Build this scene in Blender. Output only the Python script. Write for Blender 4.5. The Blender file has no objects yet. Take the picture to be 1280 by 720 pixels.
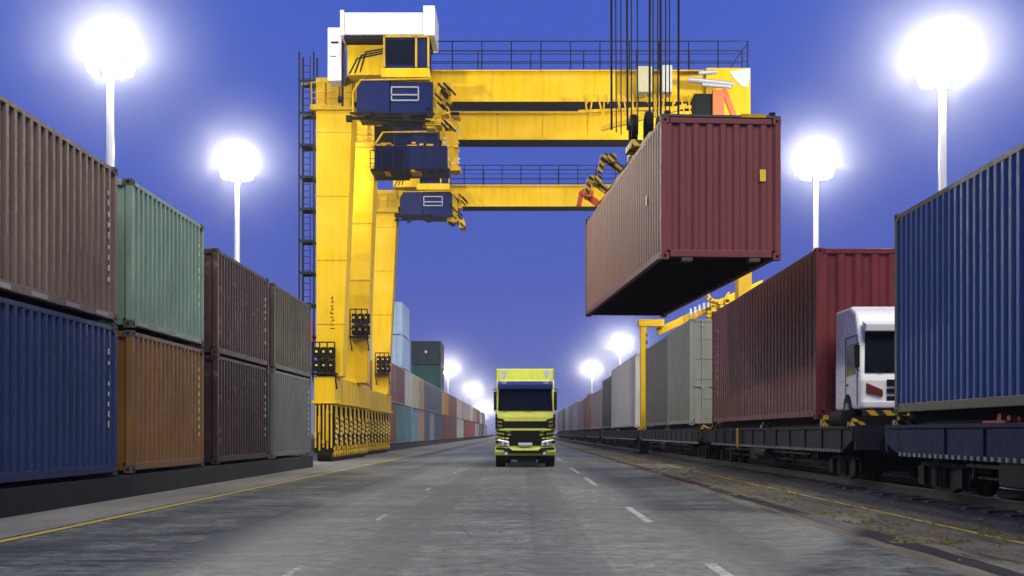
import bpy, math, random
from mathutils import Vector
random.seed(7)
scn = bpy.context.scene
COL = scn.collection
R = math.radians
F = 1490.0            # focal length in photo pixels
EYE = 1.3

# ------------------------------------------------------------------ helpers
class MB:
    def __init__(s): s.v = []; s.f = []; s.mi = []; s.cur = 0
    def face(s, pts):
        n = len(s.v); s.v += [tuple(p) for p in pts]; s.f.append(tuple(range(n, n+len(pts)))); s.mi.append(s.cur)
    def box(s, x0, x1, y0, y1, z0, z1):
        if x0 > x1: x0, x1 = x1, x0
        if y0 > y1: y0, y1 = y1, y0
        if z0 > z1: z0, z1 = z1, z0
        s.hexa([(x0,y0,z0),(x1,y0,z0),(x1,y1,z0),(x0,y1,z0),(x0,y0,z1),(x1,y0,z1),(x1,y1,z1),(x0,y1,z1)])
        return s
    def hexa(s, p):
        n = len(s.v); s.v += [tuple(q) for q in p]
        for q in ((0,3,2,1),(4,5,6,7),(0,1,5,4),(1,2,6,5),(2,3,7,6),(3,0,4,7)):
            s.f.append(tuple(n+i for i in q)); s.mi.append(s.cur)
        return s
    def tube(s, a, b, r, n=8, r2=None):
        a = Vector(a); b = Vector(b); d = (b-a).normalized()
        u = d.orthogonal().normalized(); w = d.cross(u)
        r2 = r if r2 is None else r2
        k = len(s.v)
        for (c, rr) in ((a, r), (b, r2)):
            for i in range(n):
                t = 2*math.pi*i/n
                s.v.append(tuple(c + (u*math.cos(t)+w*math.sin(t))*rr))
        for i in range(n):
            j = (i+1) % n
            s.f.append((k+i, k+j, k+n+j, k+n+i)); s.mi.append(s.cur)
        s.f.append(tuple(k+i for i in reversed(range(n)))); s.mi.append(s.cur)
        s.f.append(tuple(k+n+i for i in range(n))); s.mi.append(s.cur)
        return s
    def bar(s, a, b, w, h=None):          # square bar between two points
        a = Vector(a); b = Vector(b); d = (b-a).normalized(); h = h or w
        up = Vector((0,0,1)) if abs(d.z) < .95 else Vector((0,1,0))
        u = d.cross(up).normalized()*(w/2); q = u.cross(d).normalized()*(h/2)
        s.hexa([a-u-q, a+u-q, b+u-q, b-u-q, a-u+q, a+u+q, b+u+q, b-u+q]); return s
    def prism(s, prof, axis, a0, a1):     # extrude closed 2-D outline along axis ('x','y','z')
        def P(p, t):
            return (t, p[0], p[1]) if axis == 'x' else ((p[0], t, p[1]) if axis == 'y' else (p[0], p[1], t))
        k = len(s.v); n = len(prof)
        s.v += [P(p, a0) for p in prof] + [P(p, a1) for p in prof]
        for i in range(n):
            j = (i+1) % n; s.f.append((k+i, k+j, k+n+j, k+n+i)); s.mi.append(s.cur)
        s.f.append(tuple(k+i for i in reversed(range(n)))); s.mi.append(s.cur)
        s.f.append(tuple(k+n+i for i in range(n))); s.mi.append(s.cur)
        return s
    def build(s, name, mats, parent=None, loc=(0,0,0), bevel=0, smooth=False):
        me = bpy.data.meshes.new(name); me.from_pydata(s.v, [], s.f)
        if not isinstance(mats, (list, tuple)): mats = [mats]
        for m in mats: me.materials.append(m)
        for p, i in zip(me.polygons, s.mi): p.material_index = i
        import bmesh
        bm = bmesh.new(); bm.from_mesh(me); bmesh.ops.recalc_face_normals(bm, faces=bm.faces); bm.to_mesh(me); bm.free()
        if smooth:
            for p in me.polygons: p.use_smooth = True
        o = bpy.data.objects.new(name, me); COL.objects.link(o); o.location = loc
        if parent: o.parent = parent
        if bevel:
            b = o.modifiers.new('Bevel', 'BEVEL'); b.width = bevel; b.segments = 2; b.limit_method = 'ANGLE'; b.angle_limit = R(40)
        if smooth:
            pass
        return o

def tag(o, label=None, cat=None, group=None, kind=None):
    if label: o['label'] = label
    if cat: o['category'] = cat
    if group: o['group'] = group
    if kind: o['kind'] = kind
    return o
def empty(name, loc=(0,0,0), rz=0):
    o = bpy.data.objects.new(name, None); COL.objects.link(o); o.location = loc; o.rotation_euler = (0,0,rz)
    o.empty_display_size = .3
    return o
def copy_tree(o, parent=None):
    c = o.copy(); COL.objects.link(c)
    if parent: c.parent = parent
    for ch in [x for x in bpy.data.objects if x.parent == o]: copy_tree(ch, c)
    return c

# ------------------------------------------------------------------ materials
def newmat(name):
    m = bpy.data.materials.new(name); m.use_nodes = True
    nt = m.node_tree; return m, nt, nt.nodes['Principled BSDF'], nt.nodes.new, nt.links.new
def noise(nt, scale, detail=4, rough=.6, coord=None, sx=(1,1,1), src='Object'):
    tc = nt.nodes.new('ShaderNodeTexCoord'); mp = nt.nodes.new('ShaderNodeMapping'); mp.inputs['Scale'].default_value = sx
    nt.links.new(tc.outputs[src], mp.inputs['Vector'])
    n = nt.nodes.new('ShaderNodeTexNoise'); n.inputs['Scale'].default_value = scale; n.inputs['Detail'].default_value = detail
    n.inputs['Roughness'].default_value = rough
    nt.links.new(mp.outputs['Vector'], n.inputs['Vector']); return n.outputs['Fac']
def ramp(nt, fac, stops):
    r = nt.nodes.new('ShaderNodeValToRGB'); e = r.color_ramp.elements
    while len(e) < len(stops): e.new(.5)
    for k, (p, c) in enumerate(stops):
        e[k].position = p; e[k].color = (c, c, c, 1) if isinstance(c, (int, float)) else (*c, 1)
    nt.links.new(fac, r.inputs['Fac']); return r.outputs['Color']
def mix(nt, fac, a, b, mode='MIX'):
    m = nt.nodes.new('ShaderNodeMix'); m.data_type = 'RGBA'; m.blend_type = mode
    for k, val in ((0, fac), (6, a), (7, b)):
        if isinstance(val, bpy.types.NodeSocket): nt.links.new(val, m.inputs[k])
        elif isinstance(val, (int, float)): m.inputs[k].default_value = val
        else: m.inputs[k].default_value = (*val, 1)
    return m.outputs[2]
def bump(nt, bsdf, h, st=.3, dist=.02):
    b = nt.nodes.new('ShaderNodeBump'); b.inputs['Strength'].default_value = st; b.inputs['Distance'].default_value = dist
    nt.links.new(h, b.inputs['Height']); nt.links.new(b.outputs['Normal'], bsdf.inputs['Normal'])
_pc = {}
def paint(col, wear=.35, rust=.25, rough=.5, key=''):
    k = (tuple(col), wear, rust, rough, key)
    if k in _pc: return _pc[k]
    m, nt, b, N, L = newmat('paint')
    oi = N('ShaderNodeObjectInfo')
    big = noise(nt, .7, 5, .6)
    streak = noise(nt, 1.0, 4, .65, sx=(3.5, 3.5, .35))
    fine = noise(nt, 9, 6, .7)
    dark = tuple(c*(1-min(.75, wear*1.5)) for c in col)
    grey = sum(col)/3
    faded = tuple(min(1, c*.92+grey*.07) for c in col)
    c1 = mix(nt, ramp(nt, streak, [(.3, 0), (.7, 1)]), dark, col)
    c2 = mix(nt, ramp(nt, big, [(.42, 0), (.72, 1)]), c1, faded)
    rmask = ramp(nt, fine, [(.64-.1*rust, 0), (.70, 1)])
    rm2 = mix(nt, 1.0, rmask, ramp(nt, streak, [(.46, 0), (.62, 1)]), 'MULTIPLY')
    mm = N('ShaderNodeMath'); mm.operation = 'MULTIPLY'; L(rm2, mm.inputs[0]); mm.inputs[1].default_value = min(1, rust*2)
    grm = mix(nt, 1.0, ramp(nt, noise(nt, 1.6, 8, .75, sx=(1,1,.5)), [(.48, 0), (.66, .55)]), ramp(nt, noise(nt, 14, 4, .7, sx=(1,1,.12)), [(.4, .2), (.6, 1)]), 'MULTIPLY')
    if wear >= .18: c2 = mix(nt, grm, c2, tuple(c*.45+.012 for c in col))
    c3 = mix(nt, mm.outputs[0], c2, (.085, .035, .018))
    if wear >= .5:
        sc = noise(nt, 1.3, 8, .8, sx=(1, 1.6, .9)); sc2 = noise(nt, 5, 8, .85, sx=(1, .5, 1.4))
        mk = mix(nt, 1.0, ramp(nt, sc, [(.5, 0), (.6, 1)]), ramp(nt, sc2, [(.52, 0), (.60, .8)]), 'MULTIPLY')
        c3 = mix(nt, mk, c3, tuple(c*2.2+.07 for c in col))
    L(c3, b.inputs['Base Color'])
    L(ramp(nt, fine, [(.3, max(0, rough-.12)), (.75, min(1, rough+.2))]), b.inputs['Roughness'])
    bump(nt, b, fine, .12, .01)
    b.inputs['Specular IOR Level'].default_value = .15 if key.startswith('crane') or key == 'navy' else .28
    _pc[k] = m; return m
def flat(name, col, rough=.6, metal=0, var=.15):
    m, nt, b, N, L = newmat(name)
    n = noise(nt, 6, 5, .6)
    L(mix(nt, ramp(nt, n, [(.3, 0), (.7, 1)]), tuple(c*(1-var) for c in col), col), b.inputs['Base Color'])
    b.inputs['Roughness'].default_value = rough; b.inputs['Metallic'].default_value = metal
    if max(col) < .06 and rough > .3: b.inputs['Specular IOR Level'].default_value = .2
    return m
def emit(name, col, s):
    m, nt, b, N, L = newmat(name)
    b.inputs['Base Color'].default_value = (.8, .8, .8, 1)
    b.inputs['Emission Color'].default_value = (*col, 1); b.inputs['Emission Strength'].default_value = s
    return m
def hazard(name, yel=(.75, .45, .01), scale=3.0):
    m, nt, b, N, L = newmat(name)
    tc = N('ShaderNodeTexCoord'); sp = N('ShaderNodeSeparateXYZ'); L(tc.outputs['Object'], sp.inputs[0])
    a = N('ShaderNodeMath'); a.operation = 'ADD'; L(sp.outputs[0], a.inputs[0]); L(sp.outputs[1], a.inputs[1])
    a2 = N('ShaderNodeMath'); a2.operation = 'ADD'; L(a.outputs[0], a2.inputs[0]); L(sp.outputs[2], a2.inputs[1])
    mu = N('ShaderNodeMath'); mu.operation = 'MULTIPLY'; L(a2.outputs[0], mu.inputs[0]); mu.inputs[1].default_value = scale
    fr = N('ShaderNodeMath'); fr.operation = 'FRACT'; L(mu.outputs[0], fr.inputs[0])
    gt = N('ShaderNodeMath'); gt.operation = 'GREATER_THAN'; L(fr.outputs[0], gt.inputs[0]); gt.inputs[1].default_value = .5
    n = noise(nt, 8, 5, .7)
    c = mix(nt, gt.outputs[0], (.012, .012, .012), yel)
    L(mix(nt, ramp(nt, n, [(.55, 0), (.75, .7)]), c, (.06, .04, .03)), b.inputs['Base Color'])
    b.inputs['Roughness'].default_value = .5
    return m

YEL = paint((.70, .44, .0), .16, .12, .6, 'crane')
YEL2 = paint((.60, .37, .005), .3, .4, .5, 'craneworn')
NAVY = paint((.002, .009, .075), .3, .0, .45, 'navy')
WHITE = paint((.72, .73, .74), .12, .08, .4, 'white')
STEEL = flat('dark_steel', (.010, .011, .018), .6, .2)
BLACK = flat('black_rubber', (.005, .005, .0055), .8)
GREASE = flat('greasy_iron', (.006, .0055, .0055), .65, .1)
GALV = flat('galvanised', (.33, .34, .36), .45, .5)
CAST = flat('casting', (.06, .055, .05), .65)
CASTL = flat('casting_pale', (.35, .34, .31), .6)
MARK = flat('marking_white', (.62, .62, .6), .6)
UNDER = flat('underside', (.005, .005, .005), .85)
GLASS = flat('dark_glass', (.003, .005, .009), .12, 0, .05); GLASS.node_tree.nodes['Principled BSDF'].inputs['Specular IOR Level'].default_value = .25
HAZ = hazard('hazard_stripe', (.62,.40,.01)); HAZ2 = hazard('hazard_small', (.62,.40,.01), scale=4.5)
REDP = flat('red_paint', (.5, .03, .015), .5)
ORANGE = flat('orange_paint', (.7, .12, .02), .5)
YSTICK = flat('yellow_sticker', (.85, .62, .02), .5)
CHROME = flat('chrome', (.6, .6, .6), .2, 1)
LAMPGLASS = flat('lamp_glass', (.7, .72, .75), .1, .3)

# ------------------------------------------------------------------ world, light
w = bpy.data.worlds.new('World'); scn.world = w; w.use_nodes = True
nt = w.node_tree; bg = nt.nodes['Background']
sky = nt.nodes.new('ShaderNodeTexSky'); sky.sky_type = 'NISHITA'; sky.sun_disc = False
sky.sun_elevation = R(8); sky.sun_rotation = R(125); sky.ozone_density = 6; sky.air_density = 1.0; sky.dust_density = .3
tc = nt.nodes.new('ShaderNodeTexCoord'); sp = nt.nodes.new('ShaderNodeSeparateXYZ')
nt.links.new(tc.outputs['Generated'], sp.inputs[0])
grad = ramp(nt, sp.outputs[2], [(0.0, (.095, .12, .41)), (.12, (.066, .096, .42)), (.36, (.044, .096, .49)), (1.0, (.025, .045, .22))])
sb = nt.nodes.new('ShaderNodeVectorMath'); sb.operation = 'SCALE'; sb.inputs['Scale'].default_value = .004
nt.links.new(sky.outputs['Color'], sb.inputs[0])
nt.links.new(mix(nt, 1.0, grad, sb.outputs['Vector'], 'ADD'), bg.inputs['Color'])
bg.inputs['Strength'].default_value = 1.0

sd = bpy.data.lights.new('sun', 'SUN'); sd.energy = 3.1; sd.angle = R(36); sd.color = (1, .93, .78)
so = bpy.data.objects.new('sun', sd); COL.objects.link(so)
az, el = R(-76), R(50)      # direction towards the light: right and a bit behind the camera
dirn = Vector((math.cos(az)*math.cos(el), math.sin(az)*math.cos(el), math.sin(el)))
so.rotation_euler = dirn.to_track_quat('Z', 'Y').to_euler()

# ------------------------------------------------------------------ camera
cd = bpy.data.cameras.new('camera'); cam = bpy.data.objects.new('camera', cd); COL.objects.link(cam)
cam.location = (0, 0, EYE); cam.rotation_euler = (R(90), 0, 0)
cd.sensor_width = 36; cd.lens = 36*F/1280; cd.shift_x = -10/1280; cd.shift_y = 181/1280
cd.clip_end = 5000; cd.clip_start = .1
scn.camera = cam
vs = scn.view_settings; vs.view_transform = 'Standard'; vs.look = 'None'; vs.gamma = 1; vs.exposure = .13

# ------------------------------------------------------------------ ground
def sheet(name, x0, x1, y0, y1, z, mat, **kw):
    b = MB(); b.face([(x0,y0,z),(x1,y0,z),(x1,y1,z),(x0,y1,z)])
    o = b.build(name, mat); tag(o, kind='structure'); return o
def road_mat():
    m, nt, b, N, L = newmat('asphalt')
    big = noise(nt, .22, 4, .6, sx=(.8, .5, 1)); mid = noise(nt, 1.1, 9, .76, sx=(.6, 1.1, 1)); fine = noise(nt, 5, 8, .8, sx=(.9, .9, 1)); grain = noise(nt, 45, 3, .7)
    c = mix(nt, ramp(nt, mid, [(.40, 0), (.60, 1)]), (.060,.069,.063), (.160,.175,.158))
    c = mix(nt, .65, c, ramp(nt, fine, [(.38, (.1,.1,.1)), (.62, (.85,.85,.85))]), 'OVERLAY')
    c = mix(nt, .45, c, ramp(nt, grain, [(.3, (.25,.25,.25)), (.7, (.75,.75,.75))]), 'OVERLAY')
    c = mix(nt, .5, c, ramp(nt, big, [(.38, (.25,.25,.25)), (.6, (.65,.65,.65))]), 'OVERLAY')
    # scuffs: thin light scratches across the lane
    sc = noise(nt, 2.2, 7, .8, sx=(.35, 3.0, 1)); c = mix(nt, ramp(nt, sc, [(.62, 0), (.68, .55)]), c, (.19,.20,.19))
    # tyre tracks: darker bands along the lanes
    tc = N('ShaderNodeTexCoord'); sp = N('ShaderNodeSeparateXYZ'); L(tc.outputs['Object'], sp.inputs[0])
    w_ = N('ShaderNodeMath'); w_.operation = 'MULTIPLY'; L(sp.outputs[0], w_.inputs[0]); w_.inputs[1].default_value = 3.14
    sn = N('ShaderNodeMath'); sn.operation = 'SINE'; L(w_.outputs[0], sn.inputs[0])
    a_ = N('ShaderNodeMath'); a_.operation = 'ADD'; L(sn.outputs[0], a_.inputs[0]); L(mid, a_.inputs[1])
    c = mix(nt, ramp(nt, a_.outputs[0], [(.9, 0), (1.5, .35)]), c, (.045,.05,.052))
    # cracks
    mp = N('ShaderNodeMapping'); mp.inputs['Scale'].default_value = (1,.6,1); L(tc.outputs['Object'], mp.inputs['Vector'])
    vo = N('ShaderNodeTexVoronoi'); vo.feature = 'DISTANCE_TO_EDGE'; vo.inputs['Scale'].default_value = .42
    ad = N('ShaderNodeMix'); ad.data_type = 'RGBA'; ad.inputs[0].default_value = .12
    ns = N('ShaderNodeTexNoise'); ns.inputs['Scale'].default_value = 1.5; ns.inputs['Detail'].default_value = 6; L(tc.outputs['Object'], ns.inputs['Vector'])
    L(mp.outputs['Vector'], ad.inputs[6]); L(ns.outputs['Color'], ad.inputs[7]); L(ad.outputs[2], vo.inputs['Vector'])
    mm = N('ShaderNodeMath'); mm.operation = 'MULTIPLY'; L(ramp(nt, vo.outputs['Distance'], [(.002, 1), (.007, 0)]), mm.inputs[0]); L(ramp(nt, big, [(.5, 0), (.6, .7)]), mm.inputs[1])
    c = mix(nt, mm.outputs[0], c, (.02,.02,.02))
    L(c, b.inputs['Base Color']); L(ramp(nt, mid, [(.3, .5), (.7, .75)]), b.inputs['Roughness'])
    b.inputs['Specular IOR Level'].default_value = .25
    bump(nt, b, fine, .8, .03); return m
def ground_mat(name, c1, c2, scale, stretch=(1,1,1), rough=.75, bs=.3, spots=None):
    m, nt, b, N, L = newmat(name)
    n1 = noise(nt, scale, 8, .65, sx=stretch); n2 = noise(nt, scale*14, 6, .7); n3 = noise(nt, .12, 3, .5)
    c = mix(nt, ramp(nt, n1, [(.32, 0), (.68, 1)]), c1, c2)
    c = mix(nt, .45, c, ramp(nt, n2, [(.3, (.25,.25,.25)), (.7, (.75,.75,.75))]), 'OVERLAY')
    c = mix(nt, .35, c, ramp(nt, n3, [(.35, (.3,.3,.3)), (.65, (.7,.7,.7))]), 'OVERLAY')
    if spots: c = mix(nt, ramp(nt, noise(nt, spots[1], 6, .7, sx=spots[3]), [(spots[2], 0), (spots[2]+.07, 1)]), c, spots[0])
    L(c, b.inputs['Base Color'])
    L(ramp(nt, n1, [(.3, rough-.15), (.7, rough+.12)]), b.inputs['Roughness'])
    b.inputs['Specular IOR Level'].default_value = .2
    bump(nt, b, n2, bs, .02)
    return m
M_ground = ground_mat('yard_ground', (.055,.055,.052), (.085,.083,.078), .3)
M_road = ground_mat('asphalt', (.050,.058,.058), (.118,.128,.126), .8, (.5,1.6,1), .6, .5, ((.03,.034,.036), 1.1, .56, (.45,2.2,1)))
M_conc = ground_mat('concrete', (.13,.13,.12), (.20,.20,.185), .8, (1,.4,1), .8, .3, ((.08,.08,.075), 1.4, .6, (1,.5,1)))
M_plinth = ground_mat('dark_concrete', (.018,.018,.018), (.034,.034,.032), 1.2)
M_gravel = ground_mat('gravel', (.04,.037,.032), (.13,.12,.105), 5, (1,1,1), .9, 1.0)
M_dirt = ground_mat('dirt', (.085,.078,.058), (.20,.185,.145), 1.6, (1,.35,1), .9, .6, ((.05,.047,.042), 3.2, .54, (1.6,.12,1)))
M_moss = ground_mat('moss', (.06,.055,.03), (.22,.185,.07), 3, (1,1,1), .95, 1)
M_gutter = ground_mat('gutter', (.022,.022,.024), (.045,.045,.045), 1.5, (1,.3,1), .7)

sheet('shade_ground', 11, 60, -20, 900, -.006, M_gutter)  # dark sheet standing in for the shade seen beneath the wagons
sheet('ground', -900, 900, -40, 1500, -.012, M_ground)
sheet('road', -6.35, 4.05, -20, 1200, 0, road_mat())
sheet('pavement', -9.6, -6.35, -20, 1200, .004, M_conc)
sheet('road_verge', 4.05, 6.65, -20, 900, -.004, M_dirt)
b = MB(); yy = 4.0; pa, pb = 4.25, 4.8
while yy < 140:
    st = .25+yy*.012; na, nb = 4.36+.03*math.sin(yy*.7)+random.uniform(-.02,.02), 4.66+.03*math.sin(yy*.43+1)+random.uniform(-.03,.03)
    b.face([(pa,yy,.001),(pb,yy,.001),(nb,yy+st,.001),(na,yy+st,.001)]); pa, pb = na, nb; yy += st
tag(b.build('gutter', M_gutter), kind='structure')
# plinth under the left container rows
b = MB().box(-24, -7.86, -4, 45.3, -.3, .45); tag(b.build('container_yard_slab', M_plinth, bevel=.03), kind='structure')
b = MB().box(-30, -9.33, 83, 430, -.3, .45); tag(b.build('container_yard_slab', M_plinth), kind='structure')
# ballast bed (real bank with a broken edge)
def ballast():
    b = MB(); ys = [-15+1.2*i for i in range(150)]+[170+i*15 for i in range(45)]
    xs = [6.45, 6.75, 7.1, 7.4, 8.3, 9.2, 9.8, 10.4, 11]
    zs = [-.01, .06, .1, .11, .11, .11, .1, .05, -.01]
    g = [[(x+(random.uniform(-.09,.09) if i in (0,1) else 0), y, z+(random.uniform(-.015,.02) if 0<i<8 else 0)) for i,(x,z) in enumerate(zip(xs,zs))] for y in ys]
    for j in range(len(ys)-1):
        for i in range(len(xs)-1): b.face([g[j][i], g[j][i+1], g[j+1][i+1], g[j+1][i]])
    return b.build('ballast', M_gravel)
tag(ballast(), kind='structure')
# loose stones beside the track, many small pyramidal stones: uncountable
def stones():
    b = MB()
    for k in range(3500):
        y = 9+ (random.random()**1.8)*80; x = random.choice((random.gauss(6.5,.18), random.uniform(6.3,7.6), random.gauss(5.3,.35)))
        r = random.uniform(.01,.03)
        z = .1 if x > 7 else (.0 if x < 6.5 else .06)
        p = [(x+math.cos(a+random.random())*r*random.uniform(.7,1.3), y+math.sin(a+random.random())*r, z) for a in (0,1.6,3.1,4.7)]
        t = (x, y, z+r*random.uniform(.6,1.1))
        for i in range(4): b.face([p[i], p[(i+1)%4], t])
    return b.build('loose_stones', M_gravel2)
M_gravel2 = ground_mat('stone', (.07,.066,.06), (.2,.19,.17), 7, rough=.9)
tag(stones(), 'loose grey stones scattered along the track bed', 'gravel', kind='stuff')
# mossy yellow tufts along the verge
def moss():
    b = MB()
    for k in range(3800):
        y = 14+(random.random()**1.3)*110
        x = random.choice((random.gauss(5.2, .12), random.gauss(5.9,.1), random.gauss(4.75,.1)))+ .12*math.sin(y*.45)+.1*math.sin(y*1.7)
        if math.sin(y*1.3+x*3)+math.sin(y*.47+1)+math.sin(y*3.1+x) < .2 and random.random() < .85: continue
        r = random.uniform(.015,.055); h = r*random.uniform(.3,.9); n = 6
        ring = [(x+math.cos(i*1.047+.3)*r*random.uniform(.6,1.3), y+math.sin(i*1.047+.3)*r*1.7*random.uniform(.6,1.3), .0) for i in range(n)]
        t = (x+random.uniform(-.3,.3)*r, y, h)
        for i in range(n): b.face([ring[i], ring[(i+1)%n], t])
    return b.build('moss', M_moss)
tag(moss(), 'yellowish moss and weeds growing along the road edge', 'moss', kind='stuff')

# painted lines, worn
def line_mat(name, col, thr):
    m, nt, b, N, L = newmat(name)
    n = noise(nt, 5, 8, .75, src='Object')
    L(mix(nt, ramp(nt, n, [(thr, 0), (thr+.14, 1)]), col, (.09,.095,.09)), b.inputs['Base Color']); b.inputs['Roughness'].default_value = .7
    return m
M_yline = line_mat('worn_yellow_paint', (.42,.33,.04), .56); M_wline = line_mat('worn_white_paint', (.34,.36,.35), .47)
M_yline2 = line_mat('worn_yellow_paint_faint', (.46,.38,.06), .52)
sheet('painted_line', -6.24, -6.12, 0, 400, .008, M_yline)
sheet('painted_line', 5.86, 5.96, 0, 300, .004, M_yline2)
for (x, y0, y1) in ((1.88, 29.5, 34.5), (1.88, 38, 44.5), (1.88, 17.3, 20.8), (1.88, 9.2, 11.8), (1.88, 55, 60), (1.88, 72, 78),
                    (-2.12, 17.7, 18.9), (-2.12, 10.6, 11.6), (-2.12, 27, 28), (-2.12, 38, 39.5)):
    sheet('lane_mark', x-(.06 if x > 0 else .035), x+(.06 if x > 0 else .035), y0, y1, .004, M_wline)

b = MB().box(10.9, 11.2, -15, 700, -.1, .95); tag(b.build('dark_view_blocker', M_plinth), 'added low dark wall hiding lit ground behind the freight train tracks', 'wall')  # added wall, keeps the lit ground beyond from showing under the wagons
# rails and sleepers
RX = (7.52, 9.02)
rail_mat = flat('rail_steel', (.10,.085,.075), .45, .7); railtop = flat('rail_top', (.42,.42,.42), .3, 1)
for k, x in enumerate(RX):
    b = MB(); b.box(x-.07, x+.07, -15, 700, .10, .125); b.box(x-.014, x+.014, -15, 700, .125, .23)
    b.box(x-.036, x+.036, -15, 700, .23, .262); b.cur = 1; b.box(x-.03, x+.03, -15, 700, .262, .27)
    tag(b.build('rail', [rail_mat, railtop]), ('steel rail nearest the road under the train' if k == 0 else 'steel rail on the far side under the train'), 'rail', 'rails under the freight train')
proto = None
slm = flat('sleeper_concrete', (.075,.068,.058), .9)
for i in range(90):
    y = 12+i*.75*1.15
    if proto is None:
        b = MB().box(-1.25, 1.25, -.13, .13, 0, .11); proto = b.build('sleeper', slm, bevel=.02); o = proto
    else: o = proto.copy(); COL.objects.link(o)
    o.location = (8.27, y, .015)
    tag(o, 'concrete sleeper under the rails of the freight train', 'sleeper', 'sleepers under the freight train')

# ------------------------------------------------------------------ containers
def corr(b, p0, u, nrm, Lh, z0, z1, period=.30, depth=.045, top_flat=.28):
    """vertical trapezoid corrugation along direction u starting at p0, outward normal nrm (panel lies inside the frame)"""
    n = max(2, round(Lh/period)); per = Lh/n; pts = []
    for i in range(n):
        s = i*per
        for (t, d) in ((0, 0), (.32, 0), (.5, -1), (.82, -1)): pts.append((s+t*per, d*depth))
    pts.append((Lh, 0))
    p0 = Vector(p0); u = Vector(u); nrm = Vector(nrm)
    P = [p0+u*s+nrm*d for s, d in pts]
    for a, c in zip(P[:-1], P[1:]):
        b.face([(a.x,a.y,z0),(c.x,c.y,z0),(c.x,c.y,z1),(a.x,a.y,z1)])
GLY = {}
def marking(L, H, W, side, parent, n=9, pos=.92, size=.13, mat=None, zt=.8, zb=.25):
    """vertical column of small worn letter-like strokes on a long side"""
    b = MB(); x = side*(W/2-.008)
    x1 = side*(W/2+.004)
    y0 = L/2*(2*pos-1); 
    for i in range(n):
        z = H*zt-(H*(zt-zb))*i/(n-1)
        if random.random() < .18: continue
        ww = size*random.uniform(.35,.6); hh = size*random.uniform(.5,.9)
        k = random.randint(0, 3)
        b.box(x, x1, y0-ww/2, y0-ww/2+.03, z, z+hh)
        if k != 1: b.box(x, x1, y0-ww/2+.03, y0+ww/2, z+hh-.03, z+hh)
        if k > 1: b.box(x, x1, y0-ww/2+.03, y0+ww/2, z, z+.03)
        if k == 3: b.box(x, x1, y0+ww/2-.03, y0+ww/2, z+.03, z+hh-.03)
    return b.build('marking', mat or MARK, parent)
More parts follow.
